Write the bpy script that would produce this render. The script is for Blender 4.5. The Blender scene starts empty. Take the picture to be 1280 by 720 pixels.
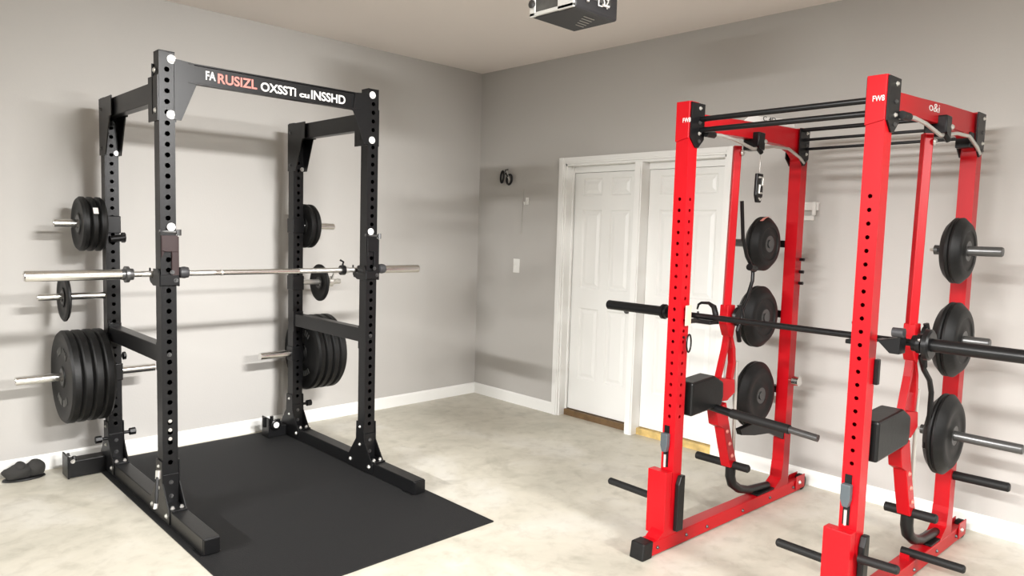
import bpy, bmesh, math, random
from mathutils import Vector, Matrix, Euler
random.seed(4)
SC = bpy.context.scene
COL = SC.collection
PI = math.pi

# ------------------------------------------------------------------ materials
def mat(name, col, rough=.5, metal=0., bump=None, mottle=None, coat=0., spec=.5):
    m = bpy.data.materials.new(name); m.use_nodes = True
    nt = m.node_tree; b = nt.nodes['Principled BSDF']
    b.inputs['Base Color'].default_value = (*col, 1); b.inputs['Roughness'].default_value = rough
    b.inputs['Metallic'].default_value = metal; b.inputs['Coat Weight'].default_value = coat
    b.inputs['Specular IOR Level'].default_value = spec
    tc = nt.nodes.new('ShaderNodeTexCoord')
    if mottle:
        sc, amt, det = mottle
        n = nt.nodes.new('ShaderNodeTexNoise'); n.inputs['Scale'].default_value = sc; n.inputs['Detail'].default_value = det
        nt.links.new(tc.outputs['Object'], n.inputs['Vector'])
        r = nt.nodes.new('ShaderNodeValToRGB'); e = r.color_ramp.elements
        e[0].position = .3; e[1].position = .7
        e[0].color = (*[max(0, c * (1 - amt)) for c in col], 1); e[1].color = (*[min(1, c * (1 + amt)) for c in col], 1)
        nt.links.new(n.outputs['Fac'], r.inputs['Fac']); nt.links.new(r.outputs['Color'], b.inputs['Base Color'])
    if bump:
        sc, st = bump
        n = nt.nodes.new('ShaderNodeTexNoise'); n.inputs['Scale'].default_value = sc; n.inputs['Detail'].default_value = 4
        nt.links.new(tc.outputs['Object'], n.inputs['Vector'])
        bp = nt.nodes.new('ShaderNodeBump'); bp.inputs['Strength'].default_value = st; bp.inputs['Distance'].default_value = .004
        nt.links.new(n.outputs['Fac'], bp.inputs['Height']); nt.links.new(bp.outputs['Normal'], b.inputs['Normal'])
    return m

M = {}
M['wall'] = mat('wall_paint', (.475, .460, .437), .75, bump=(90, .12), spec=.3)
M['ceiling'] = mat('ceiling_paint', (.88, .82, .78), .9, bump=(120, .2), spec=.2)
M['shade'] = mat('unseen_wall_dark', (.16, .13, .10), .8)  # for the unseen walls, darkened so they bounce less light
M['trim'] = mat('trim_paint', (.84, .84, .815), .35)
M['door'] = mat('door_paint', (.80, .80, .775), .4)
M['wood'] = mat('threshold_wood', (.62, .44, .16), .6, mottle=(14, .3, 5))
M['wood_shaded'] = mat('threshold_wood_shaded', (.13, .075, .03), .6, mottle=(14, .3, 5))  # same threshold wood, with the shade at the left door put into its colour
M['black'] = mat('black_powder_coat', (.006, .006, .0065), .34, bump=(300, .1), spec=.3)
M['satin'] = mat('black_satin', (.005, .005, .0055), .34, spec=.3)
M['brown'] = mat('brown_black_liner', (.03, .016, .016), .45, spec=.3)
M['red'] = mat('red_gloss_paint', (.46, .003, .008), .34, spec=.28)
M['rubber'] = mat('plate_rubber', (.005, .005, .005), .5, spec=.3, mottle=(25, .5, 4), bump=(60, .12))
M['grip'] = mat('grip_rubber', (.009, .009, .009), .55, spec=.3)
M['foam'] = mat('foam_vinyl', (.007, .0075, .0075), .4, spec=.3, bump=(50, .1))
M['mat'] = mat('mat_rubber', (.011, .011, .0115), .75, bump=(200, .35), spec=.3)
M['chrome'] = mat('polished_chrome', (.78, .77, .75), .2, metal=1.)
M['knurl'] = mat('knurled_steel', (.62, .61, .59), .38, metal=1., bump=(500, .4))
M['steel'] = mat('zinc_steel', (.66, .65, .62), .35, metal=.8)
M['gunmetal'] = mat('gunmetal', (.10, .10, .10), .35, metal=.7)
M['boltwhite'] = mat('bolt_cap_white', (.85, .85, .83), .3)
M['decal'] = mat('decal_white', (.82, .80, .78), .5)
M['decalpink'] = mat('decal_pink', (.66, .22, .18), .5)
M['plastic'] = mat('white_plastic', (.80, .80, .77), .4)
M['darkplastic'] = mat('dark_plastic', (.03, .03, .033), .5)
M['greyplastic'] = mat('grey_plastic', (.07, .085, .095), .4)
M['greypanel'] = mat('opener_panel_grey', (.09, .09, .085), .5, mottle=(9, .5, 3))
M['strut'] = mat('strut_grey', (.55, .54, .50), .3, metal=.4)
M['paper'] = mat('sticker_paper', (.75, .55, .42), .6)
M['vest'] = mat('dark_fabric', (.028, .027, .025), .9, bump=(40, .6))

def floor_mat():
    m = bpy.data.materials.new('concrete_floor'); m.use_nodes = True
    nt = m.node_tree; b = nt.nodes['Principled BSDF']; L = nt.links
    b.inputs['Roughness'].default_value = .42; b.inputs['Specular IOR Level'].default_value = .35
    tc = nt.nodes.new('ShaderNodeTexCoord')
    def noise(sc, det, rough=.55, dist=0.):
        n = nt.nodes.new('ShaderNodeTexNoise'); n.inputs['Scale'].default_value = sc; n.inputs['Detail'].default_value = det
        n.inputs['Roughness'].default_value = rough; n.inputs['Distortion'].default_value = dist
        L.new(tc.outputs['Object'], n.inputs['Vector']); return n
    def ramp(n, stops):
        r = nt.nodes.new('ShaderNodeValToRGB'); e = r.color_ramp.elements
        e[0].position, e[0].color = stops[0][0], (*stops[0][1], 1); e[1].position, e[1].color = stops[-1][0], (*stops[-1][1], 1)
        for p, c in stops[1:-1]:
            k = e.new(p); k.color = (*c, 1)
        L.new(n.outputs['Fac'], r.inputs['Fac']); return r
    a = ramp(noise(1.6, 6, .6, .6), [(.3, (.45, .43, .36)), (.5, (.56, .53, .45)), (.7, (.64, .62, .56))])
    c = ramp(noise(9, 8, .65, .3), [(.3, (.78, .77, .75)), (.5, (1, 1, 1)), (.75, (1.06, 1.06, 1.05))])
    d = ramp(noise(3.1, 4, .5, 1.5), [(.28, (.72, .72, .70)), (.40, (1, 1, 1)), (1, (1, 1, 1))])
    mx = nt.nodes.new('ShaderNodeMix'); mx.data_type = 'RGBA'; mx.blend_type = 'MULTIPLY'; mx.inputs[0].default_value = .75
    L.new(a.outputs[0], mx.inputs[6]); L.new(c.outputs[0], mx.inputs[7])
    m2 = nt.nodes.new('ShaderNodeMix'); m2.data_type = 'RGBA'; m2.blend_type = 'MULTIPLY'; m2.inputs[0].default_value = .5
    L.new(mx.outputs[2], m2.inputs[6]); L.new(d.outputs[0], m2.inputs[7])
    L.new(m2.outputs[2], b.inputs['Base Color'])
    bp = nt.nodes.new('ShaderNodeBump'); bp.inputs['Strength'].default_value = .15; bp.inputs['Distance'].default_value = .004
    L.new(noise(22, 6).outputs['Fac'], bp.inputs['Height']); L.new(bp.outputs['Normal'], b.inputs['Normal'])
    return m
M['floor'] = floor_mat()

# ------------------------------------------------------------------ mesh builder
class MB:
    def __init__(s): s.v = []; s.f = []; s.sm = []
    def add(s, vs, fs, smooth=False):
        o = len(s.v); s.v += [tuple(v) for v in vs]
        for f in fs: s.f.append(tuple(i + o for i in f)); s.sm.append(smooth)
        return s
    def box(s, x0, x1, y0, y1, z0, z1, R=None):
        vs = [Vector((x, y, z)) for x in (x0, x1) for y in (y0, y1) for z in (z0, z1)]
        if R is not None: vs = [R @ v for v in vs]
        return s.add(vs, [(0, 1, 3, 2), (4, 6, 7, 5), (0, 4, 5, 1), (2, 3, 7, 6), (0, 2, 6, 4), (1, 5, 7, 3)])
    def prism(s, pts, ext):                     # planar polygon pts (3D) extruded by vector ext
        n = len(pts); e = Vector(ext); a = [Vector(p) for p in pts]; b = [p + e for p in a]
        return s.add(a + b, [tuple(range(n))[::-1], tuple(range(n, 2 * n))] + [(i, (i + 1) % n, n + (i + 1) % n, n + i) for i in range(n)])
    def tube(s, pts, r, n=16, caps=True):       # round bar along a path, r number or list
        P = [Vector(p) for p in pts]; rr = r if isinstance(r, (list, tuple)) else [r] * len(P)
        t0 = (P[1] - P[0]).normalized(); up = Vector((0, 0, 1)) if abs(t0.z) < .9 else Vector((1, 0, 0))
        a = t0.cross(up).normalized(); vs = []; fs = []
        for i, p in enumerate(P):
            if i == 0: t = t0
            elif i == len(P) - 1: t = (P[i] - P[i - 1]).normalized()
            else: t = ((P[i + 1] - p).normalized() + (p - P[i - 1]).normalized()).normalized()
            a = (a - t * a.dot(t)).normalized(); b = t.cross(a)
            for k in range(n):
                w = 2 * PI * k / n; vs.append(p + rr[i] * (math.cos(w) * a + math.sin(w) * b))
        for i in range(len(P) - 1):
            for k in range(n):
                k2 = (k + 1) % n; fs.append((i * n + k, i * n + k2, (i + 1) * n + k2, (i + 1) * n + k))
        s.add(vs, fs, True)
        if caps:
            m = len(P) - 1
            s.add(vs[:n], [tuple(range(n))[::-1]]); s.add(vs[m * n:], [tuple(range(n))])
        return s
    def lathe(s, prof, o, ax, n=48, closed=False):   # prof [(along, radius)] about axis ax ('x','y','z')
        O = Vector(o); A = {'x': (0, 1, 2), 'y': (1, 2, 0), 'z': (2, 0, 1)}[ax]; vs = []; fs = []
        for t, r in prof:
            for k in range(n):
                w = 2 * PI * k / n; p = [0, 0, 0]; p[A[0]] = t; p[A[1]] = r * math.cos(w); p[A[2]] = r * math.sin(w); vs.append(O + Vector(p))
        m = len(prof); rng = range(m) if closed else range(m - 1)
        for i in rng:
            j = (i + 1) % m
            for k in range(n):
                k2 = (k + 1) % n; fs.append((i * n + k, i * n + k2, j * n + k2, j * n + k))
        s.add(vs, fs, True)
        if not closed:
            if prof[0][1] > 1e-6: s.add(vs[:n], [tuple(range(n))[::-1]])
            if prof[-1][1] > 1e-6: s.add(vs[-n:], [tuple(range(n))])
        return s
    def build(s, name, m, parent=None, bevel=0, loc=None):
        me = bpy.data.meshes.new(name); me.from_pydata(s.v, [], s.f); me.materials.append(m)
        for p, q in zip(me.polygons, s.sm): p.use_smooth = q
        bm = bmesh.new(); bm.from_mesh(me); bmesh.ops.recalc_face_normals(bm, faces=bm.faces); bm.to_mesh(me); bm.free()
        if any(s.sm):
            try: me.set_sharp_from_angle(angle=math.radians(35))
            except Exception: pass
        o = bpy.data.objects.new(name, me); COL.objects.link(o)
        if parent is not None: o.parent = parent
        if loc is not None: o.location = loc
        if bevel:
            b = o.modifiers.new('bevel', 'BEVEL'); b.width = bevel; b.segments = 2; b.limit_method = 'ANGLE'; b.angle_limit = math.radians(40)
        return o

def tag(o, label=None, cat=None, group=None, kind=None):
    if label: o['label'] = label
    if cat: o['category'] = cat
    if group: o['group'] = group
    if kind: o['kind'] = kind
    return o
def empty(name, loc=(0, 0, 0), rz=0.):
    o = bpy.data.objects.new(name, None); COL.objects.link(o); o.location = loc; o.rotation_euler = (0, 0, rz); o.empty_display_size = .1
    return o
def struct(name, mb, m, parent=None, bevel=0):
    o = mb.build(name, m, parent, bevel)
    if parent is None: o['kind'] = 'structure'
    return o
def text(name, body, size, m, parent, mat4, width=None, depth=.0006, offset=0.):
    cu = bpy.data.curves.new(name, 'FONT'); cu.body = body; cu.size = size; cu.extrude = depth; cu.align_x = 'LEFT'; cu.offset = offset
    t = bpy.data.objects.new(name, cu); COL.objects.link(t)
    me = bpy.data.meshes.new_from_object(t.evaluated_get(bpy.context.evaluated_depsgraph_get()))
    bpy.data.objects.remove(t); bpy.data.curves.remove(cu)
    xs = [v.co.x for v in me.vertices]
    if width and xs:
        k = width / (max(xs) - min(xs)); x0 = min(xs)
        for v in me.vertices: v.co.x = (v.co.x - x0) * k
    me.transform(mat4); me.materials.clear(); me.materials.append(m)
    o = bpy.data.objects.new(name, me); COL.objects.link(o); o.parent = parent
    return o
def frame(origin, xd, yd):                       # text matrix: x along xd, y along yd
    x = Vector(xd).normalized(); y = Vector(yd).normalized(); z = x.cross(y)
    return Matrix(((x.x, y.x, z.x, origin[0]), (x.y, y.y, z.y, origin[1]), (x.z, y.z, z.z, origin[2]), (0, 0, 0, 1)))

def perf_face(mb, O, U, V, N, w, z0, z1, zs, r, wall=.004):
    """rectangle w (along U, centred) by z0..z1 (along V) at O, with round through-holes at heights zs"""
    O, U, V, N = Vector(O), Vector(U), Vector(V), Vector(N)
    zs = sorted(z for z in zs if z0 + r * 1.2 < z < z1 - r * 1.2)
    P = lambda u, z: O + U * u + V * z
    cur = z0; h = w / 2; n = 14
    for i, zc in enumerate(zs):
        lo = max(cur, zc - r * 1.5); hi = zc + r * 1.5
        if i + 1 < len(zs): hi = min(hi, (zc + zs[i + 1]) / 2)
        hi = min(hi, z1)
        if lo > cur + 1e-6: mb.add([P(-h, cur), P(h, cur), P(h, lo), P(-h, lo)], [(0, 1, 2, 3)])
        angs = [2 * PI * k / n for k in range(n)] + [math.atan2(b, a) % (2 * PI) for a in (-h, h) for b in (lo - zc, hi - zc)]
        angs = sorted(set(round(a, 6) for a in angs)); c = []; q = []
        for a in angs:
            ca, sa = math.cos(a), math.sin(a)
            t = min([h / abs(ca) if abs(ca) > 1e-9 else 9, ((hi - zc) / sa if sa > 1e-9 else (lo - zc) / sa if sa < -1e-9 else 9)])
            c.append(P(r * ca, zc + r * sa)); q.append(P(t * ca, zc + t * sa))
        m = len(angs); ins = [p - N * wall for p in c]
        mb.add(c + q, [(k, (k + 1) % m, m + (k + 1) % m, m + k) for k in range(m)])
        mb.add(c + ins, [(k, (k + 1) % m, m + (k + 1) % m, m + k) for k in range(m)])
        cur = hi
    mb.add([P(-h, cur), P(h, cur), P(h, z1), P(-h, z1)], [(0, 1, 2, 3)])
def perf_tube(mb, cx, cy, s, z0, z1, holes, r, sy=None):
    sy = sy or s; Z = (0, 0, 1)
    faces = {'-y': ((cx, cy - sy / 2, 0), (1, 0, 0), (0, -1, 0), s), '+y': ((cx, cy + sy / 2, 0), (-1, 0, 0), (0, 1, 0), s),
             '-x': ((cx - s / 2, cy, 0), (0, -1, 0), (-1, 0, 0), sy), '+x': ((cx + s / 2, cy, 0), (0, 1, 0), (1, 0, 0), sy)}
    for k, (O, U, N, w) in faces.items(): perf_face(mb, O, U, Z, N, w, z0, z1, holes.get(k, []), r)
    for z in (z0, z1): mb.add([(cx - s / 2, cy - sy / 2, z), (cx + s / 2, cy - sy / 2, z), (cx + s / 2, cy + sy / 2, z), (cx - s / 2, cy + sy / 2, z)], [(0, 1, 2, 3)])
    return mb
def ladder(a, b, step): 
    out = []; z = a
    while z <= b: out.append(z); z += step
    return out
def bolt(name, p, d, r, m, parent, h=.008):      # hex-ish cap with washer, axis d
    d = Vector(d).normalized(); p = Vector(p); mb = MB()
    mb.tube([p, p + d * .002], r, 20); mb.tube([p + d * .002, p + d * h], [r * .82, r * .62], 6 if r < .016 else 20)
    return mb.build(name, m, parent)

# ------------------------------------------------------------------ room
CE = 2.90
struct('floor', MB().box(-9.1, .16, -11.7, .1, -.1, 0), M['floor'])
struct('ceiling', MB().box(-9.1, .16, -11.7, .1, CE, CE + .1), M['ceiling'])
struct('wall_left', MB().box(-9.1, 0, 0, .1, 0, CE), M['wall'])
struct('wall_near', MB().box(-9.1, .16, -11.7, -11.6, 0, CE), M['shade'])
struct('wall_far_left', MB().box(-9.1, -9.0, -11.6, 0, 0, CE), M['shade'])
OY0, OY1, OZ = -1.04, -2.47, 2.055                 # door opening
w = MB()
w.box(0, .16, OY0, .1, 0, CE); w.box(0, .16, -11.6, OY1, 0, CE); w.box(0, .16, OY1, OY0, OZ, CE)
struct('wall_right', w, M['wall'])
bl = MB().prism([(-9.0, 0, 0), (-9.0, -.013, 0), (-9.0, -.013, .082), (-9.0, -.006, .095), (-9.0, 0, .095)], (9.0, 0, 0)); struct('baseboard_left', bl, M['trim'])
def bbr(n, ya, yb): struct(n, MB().prism([(0, ya, 0), (-.013, ya, 0), (-.013, ya, .082), (-.006, ya, .095), (0, ya, .095)], (0, yb - ya, 0)), M['trim'])
bbr('baseboard_right', -.982, -.013); bbr('baseboard_far_right', -11.6, -2.53)
# casing (stepped profile) and jambs
def casing(name, y0, y1, z0, z1):
    mb = MB().box(-.016, 0, y0, y1, z0, z1)
    if z1 - z0 > 1: mb.box(-.022, -.016, y0 + .012, y1 - .02, z0, z1)
    else: mb.box(-.022, -.016, y0, y1, z0 + .012, z1 - .02)
    struct(name, mb, M['trim'], bevel=.002)
casing('trim_1', -1.045, -.982, 0, 2.10); casing('trim_2', -2.53, -2.467, 0, 2.10)
casing('trim_3', -2.467, -1.045, OZ - .005, 2.10)
j = MB(); j.box(0, .13, OY0 - .018, OY0, 0, OZ); j.box(0, .13, OY1, OY1 + .018, 0, OZ); j.box(0, .13, OY1, OY0, OZ - .02, OZ)
j.box(.07, .085, OY0 - .03, OY0 - .018, .05, OZ - .02); j.box(.07, .085, OY1 + .018, OY1 + .03, .05, OZ - .02)
struct('trim_4', j, M['trim'])
MY0, MY1 = -1.725, -1.79                             # post between the doors
struct('trim_5', MB().box(-.005, .13, MY1, MY0, 0, OZ - .02).box(-.012, -.005, MY1 + .01, MY0 - .01, 0, OZ - .02), M['trim'], bevel=.002)
struct('trim_6', MB().box(.085, .13, OY1 + .018, OY0 - .018, 1.985, OZ - .02), M['trim'])
struct('trim_7', MB().box(.06, .145, OY1 + .018, MY1, 0, .048), M['wood'])
struct('trim_8', MB().box(.06, .145, MY0, OY0 - .018, 0, .048), M['wood_shaded'])
def door(name, ya, yb):                              # ya > yb ; front face at x=.1
    X = .095; z0, z1 = .055, 1.982; mb = MB(); w = ya - yb
    cols = [(ya - .145 * w, ya - .435 * w), (ya - .565 * w, ya - .855 * w)]
    rows = [(.32, .90), (1.06, 1.69), (1.80, 1.94)]
    ys = sorted({ya, yb, *[c for p in cols for c in p]}); zs = sorted({z0, z1, *[c for p in rows for c in p]})
    for i in range(len(ys) - 1):
        for k in range(len(zs) - 1):
            y0, y1, a, b = ys[i], ys[i + 1], zs[k], zs[k + 1]
            isp = any(abs(y0 - c[1]) < 1e-6 for c in cols) and any(abs(a - r[0]) < 1e-6 for r in rows)
            if not isp: mb.add([(X, y0, a), (X, y1, a), (X, y1, b), (X, y0, b)], [(0, 1, 2, 3)])
            else:
                prev = [(X, y0, a), (X, y1, a), (X, y1, b), (X, y0, b)]
                for ins, dx in ((.012, .010), (.022, .010), (.045, .002)):
                    cur = [(X + dx, y0 + ins, a + ins), (X + dx, y1 - ins, a + ins), (X + dx, y1 - ins, b - ins), (X + dx, y0 + ins, b - ins)]
                    mb.add(prev + cur, [(q, (q + 1) % 4, 4 + (q + 1) % 4, 4 + q) for q in range(4)]); prev = cur
                mb.add(prev, [(0, 1, 2, 3)])
    for f in ([(X, ya, z0), (X + .035, ya, z0), (X + .035, ya, z1), (X, ya, z1)], [(X, yb, z0), (X + .035, yb, z0), (X + .035, yb, z1), (X, yb, z1)],
              [(X, ya, z0), (X, yb, z0), (X + .035, yb, z0), (X + .035, ya, z0)], [(X, ya, z1), (X, yb, z1), (X + .035, yb, z1), (X + .035, ya, z1)],
              [(X + .035, ya, z0), (X + .035, yb, z0), (X + .035, yb, z1), (X + .035, ya, z1)]): mb.add(f, [(0, 1, 2, 3)])
    return struct(name, mb, M['door'])
d1 = door('door_1', OY0 - .02, MY0 - .000 + .002); d2 = door('door_2', MY1 - .002, OY1 + .02)
k = MB().lathe([(0, .026), (-.006, .026), (-.008, .012), (-.03, .011), (-.036, .02), (-.048, .027), (-.06, .026), (-.066, .015), (-.067, 0)], (.095, -1.672, .93), 'x', 24)
k.build('door_knob', M['gunmetal'], d1)

# wall fittings
s = empty('light_switch', (0, -.512, 1.205)); tag(s, 'white wall switch plate between the corner and the double doors', 'light switch')
MB().box(-.006, 0, -.038, .038, -.06, .06).build('cover_plate', M['plastic'], s, .002)
MB().box(-.014, -.006, .008, .018, -.012, .012).build('toggle', M['plastic'], s, .001)
h = empty('key_hook', (0, -.37, 2.0)); tag(h, 'dark metal clips hanging from a hook high on the grey wall by the corner', 'hook')
MB().tube([(0, 0, .035), (-.03, 0, .03), (-.04, 0, .0), (-.03, 0, -.01)], .005, 8).build('hook', M['gunmetal'], h)
c = MB(); ring = lambda cy, cz, ry, rz_, r, x, n=18: [(x + .004 * math.sin(2 * PI * i / n), cy + ry * math.cos(2 * PI * i / n), cz + rz_ * math.sin(2 * PI * i / n)) for i in range(n + 1)]
c.tube(ring(.04, -.03, .018, .05, .007, -.03), .009, 8); c.build('clip', M['satin'], h)
c = MB(); c.tube(ring(-.05, -.055, .03, .042, .007, -.03), .010, 8); c.tube([(-.035, -.01, -.0), (-.035, -.04, -.03)], .008, 8); c.build('clip', M['satin'], h)
MB().prism([(-.03, -.022, .02), (-.03, -.05, -.03), (-.03, -.066, -.062), (-.03, -.052, -.062), (-.03, -.03, -.03)], (-.008, 0, 0)).build('clip_tag', M['steel'], h)
h = empty('cord_hook', (0, -.62, 1.76)); tag(h, 'small white hook on the wall above the light switch, thin cord hanging beside it', 'hook')
MB().box(-.006, 0, -.015, .015, -.03, .03).tube([(-.004, 0, .01), (-.02, 0, -.02), (-.035, 0, -.03), (-.04, 0, -.01)], .006, 8).build('hook', M['plastic'], h)
MB().tube([(-.004, .05, .10), (-.006, .052, -.05), (-.004, .06, -.28)], .0025, 6).build('cord', M['strut'], h)
h = empty('wall_bracket', (0, -3.04, 1.67)); tag(h, 'small white plastic bracket on the wall right of the red rack back post', 'bracket')
MB().box(-.03, 0, -.055, .045, .01, .06).box(-.02, 0, -.03, .07, -.05, -.02).box(-.05, -.03, -.05, -.03, -.02, .06).build('mount', M['plastic'], h, .004)

# ------------------------------------------------------------------ ceiling garage opener
g = empty('garage_opener', (-1.615, -2.51, CE)); tag(g, 'black and white garage door opener hanging from the ceiling', 'garage opener')
X, Y, Z0, Z1 = .16, .142, -.35, -.13
MB().box(-X, X, -Y, Y, Z0, Z1).build('housing', M['darkplastic'], g, .012)
fr = MB()  # white frame round the face towards the corner of the lens panel (-x face)
for a, b, c0, c1 in ((-Y, Y, Z0 + .002, Z0 + .02), (-Y, Y, Z1 - .02, Z1), (Y - .035, Y, Z0, Z1), (-Y, -Y + .10, Z0, Z1)): fr.box(-X - .012, -X + .002, a, b, c0, c1)
fr.build('light_cover_frame', M['plastic'], g, .003)
MB().box(-X - .006, -X + .002, -Y + .09, Y - .03, Z0 + .015, Z1 - .015).build('light_panel', M['greypanel'], g)
MB().lathe([(0, .018), (-.01, .02), (-.014, .008), (-.015, 0)], (-X - .012, Y - .02, -.29), 'x', 20).build('release_knob', M['gunmetal'], g)
pn = MB().box(-.09, .10, -Y - .004, -Y + .002, Z0 + .06, Z0 + .12); pn.build('terminal_panel', M['greypanel'], g)
t = MB().tube([(-.10, -Y - .01, -.2), (-.08, -Y - .012, -.27), (-.02, -Y - .014, -.26), (.02, -Y - .016, -.24), (.06, -Y - .016, -.27), (.085, -Y - .016, -.25), (.09, -Y - .012, -.2)], .008, 8)
t.tube([(.03, -Y - .01, -.30), (.075, -Y - .012, -.30)], .006, 8).tube([(-.08, -Y - .01, -.31), (-.07, -Y - .012, -.24)], .007, 8); t.build('wiring', M['decal'], g)
text('terminal_lettering', 'D?', .07, M['decal'], g, frame((.0, -Y - .006, -.31), (1, 0, 0), (0, 0, 1)), .08)
ln = MB()
for q in range(5): ln.box(-.02 + .02 * q, .06 + .015 * q, -.08 + .03 * q, -.074 + .03 * q, Z0 - .001, Z0 + .001)
ln.build('warning_print', M['strut'], g)
for yy in (-.10, .10): MB().box(-.012, .012, yy - .002, yy + .002, Z1, 0).box(-.012, .012, yy - .03, yy + .03, -.004, 0).build('hanger_strap', M['steel'], g)

# ------------------------------------------------------------------ weight plates
def plate(label, group, c, ax, D, t, hole=.027, style='bumper', outer=1, rubber='rubber'):
    """c = centre; ax = axis; outer = side (+1/-1 along ax) whose face shows more detail"""
    R = D / 2; h = t / 2
    e = empty('weight_plate', c); tag(e, label, 'weight plate', group)
    b = min(.012, t * .3)
    if style == 'bumper': prof = [(-h, .05), (-h, .06), (-h + .006, .065), (-h + .006, R * .74), (-h, R * .80), (-h, R - b), (-h + b, R), (h - b, R), (h, R - b), (h, R * .80), (h - .006, R * .74), (h - .006, .065), (h, .06), (h, .05)]
    else: prof = [(-h * .75, .04), (-h, .045), (-h, .055), (-h * .5, R * .4), (-h * .5, R * .72), (-h, R * .80), (-h, R - b * 1.6), (-h * .35, R), (h * .35, R), (h, R - b * 1.6), (h, R * .80), (h * .5, R * .72), (h * .5, R * .4), (h, .055), (h, .045), (h * .75, .04)]
    if style == 'taper': prof = [(-h, .045), (-h, R * .97), (-h + .006, R), (-h + t * .3, R), (h * .75, R * .83), (h, R * .76), (h, R * .62), (h * .8, R * .58), (h * .8, .07), (h, .06), (h, .045)]
    if style == 'taper' and outer < 0: prof = [(-a_, r_) for a_, r_ in prof][::-1]
    inner = prof[0][1]
    disc = MB().lathe(prof, (0, 0, 0), ax, 56, closed=True).build('disc', M[rubber], e)
    MB().lathe([(-h * .9, hole), (-h * .98, inner + .001), (h * .98, inner + .001), (h * .9, hole)], (0, 0, 0), ax, 32, closed=True).build('hub_ring', M['gunmetal'], disc)
    # raised lettering blocks round both faces
    mb = MB(); A = {'x': (0, 1, 2), 'y': (1, 2, 0)}[ax]
    if style == 'bumper' and D > .4:
        for sgn in (-1, 1):
            for base in (PI / 2, -PI / 2):
                for q in range(-4, 5):
                    if q == 0: continue
                    w0 = base + q * .16; r0, r1 = R * .50, R * .64; pts = []
                    for rr, ww in ((r0, w0 - .045), (r1, w0 - .045), (r1, w0 + .045), (r0, w0 + .045)):
                        p = [0, 0, 0]; p[A[0]] = sgn * (h - .006); p[A[1]] = rr * math.cos(ww); p[A[2]] = rr * math.sin(ww); pts.append(p)
                    ex = [0, 0, 0]; ex[A[0]] = sgn * .0035; mb.prism(pts, ex)
        mb.build('raised_letters', M['greypanel'], disc)
    return e

# ------------------------------------------------------------------ floor mat
BX, BY, BW, BD, BS = -3.104, -1.20, 1.163, .92, .073      # black rack: front left post centre, width, depth, tube
m_ = MB().box(-3.172, -1.872, -2.302, -.06, 0, .007); o = m_.build('floor_mat', M['mat'], None, .001)
tag(o, 'large black rubber mat lying flat under the black rack', 'mat')

# ------------------------------------------------------------------ black rack
b = empty('power_rack', (BX, BY, 0)); tag(b, 'black steel four-post rack with a lettered front beam, standing on the rubber mat', 'power rack')
zt_f, zt_b, zb = 2.312, 2.19, .083
H = .0508
for (x, y, top) in ((0, 0, zt_f), (BW, 0, zt_f), (0, BD, zt_b), (BW, BD, zt_b)):
    up = MB(); hs = ladder(.30, top - .05, H)
    perf_tube(up, x, y, BS, zb, top, {'-y': hs}, .0125 if y == 0 else .011)
    up.build('upright', M['black'], b)
    MB().box(x - BS / 2 - .001, x + BS / 2 + .001, y - BS / 2 - .001, y + BS / 2 + .001, top, top + .006).build('post_cap', M['satin'], b, .002)
# feet
for x in (0, BW):
    MB().box(x - .038, x + .038, -.552, BD + .16, .009, .085).build('foot', M['black'], b, .003)
    MB().box(x - .036, x + .036, -.562, -.552, .011, .083).build('foot_cap', M['satin'], b, .003)
    MB().box(x - .048, x + .048, -.545, -.45, .0072, .009).build('foot_pad', M['satin'], b)
# foot gussets
for x in (0, BW):
    for y in (0, BD):
        for sx in (-1, 1):
            xo = x + sx * (BS / 2 + .004)
            pts = [(xo, y - .14, .02), (xo, y - .14, .07), (xo, y - .045, .20), (xo, y - .042, .31), (xo, y + .042, .31), (xo, y + .045, .20), (xo, y + .14, .07), (xo, y + .14, .02)]
            bg_ = MB().prism([(p[0] - .003, p[1], p[2]) for p in pts], (.006, 0, 0)); bg = bg_.build('base_gusset', M['black'], b)
            for (yy, zz) in ((y, .28), (y, .17), (y - .105, .055), (y + .105, .055)):
                bolt('bolt', (xo + sx * .003, yy, zz), (sx, 0, 0), .009 if zz > .1 else .012, M['strut'], bg)
        fp = MB().box(x - .037, x + .037, y - .16, y - BS / 2, .085, .092).box(x - .037, x + .037, y - BS / 2 - .007, y - BS / 2, .085, .24)
        fpo = fp.build('base_flange', M['satin'], b, .001)
        for (xx, zz) in ((-.022, 0), (.022, 0)): bolt('bolt', (x + xx, y - .125, .092), (0, 0, 1), .011, M['steel'], fpo, .012)
        for zz in (.13, .20): bolt('bolt', (x, y - BS / 2 - .007, zz), (0, -1, 0), .011, M['gunmetal'], fpo)
# white bolts low on the front left post
for zz in (.51, .465, .42): bolt('bolt', (0, -BS / 2, zz), (0, -1, 0), .009, M['steel'], b)
# hitch pin hanging by the front left base
MB().tube([(-.062, -.05, .262), (-.07, -.06, .24), (-.085, -.09, .15), (-.09, -.10, .12)], [.009, .008, .008, .006], 10).build('hitch_pin', M['satin'], b)
MB().tube([(-.062, -.05, .275), (-.066, -.055, .235)], .013, 12).build('pin_head', M['steel'], b)
MB().tube([(-.09, -.10, .128), (-.096, -.105, .105)], .010, 12).build('pin_tip', M['steel'], b)
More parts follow.
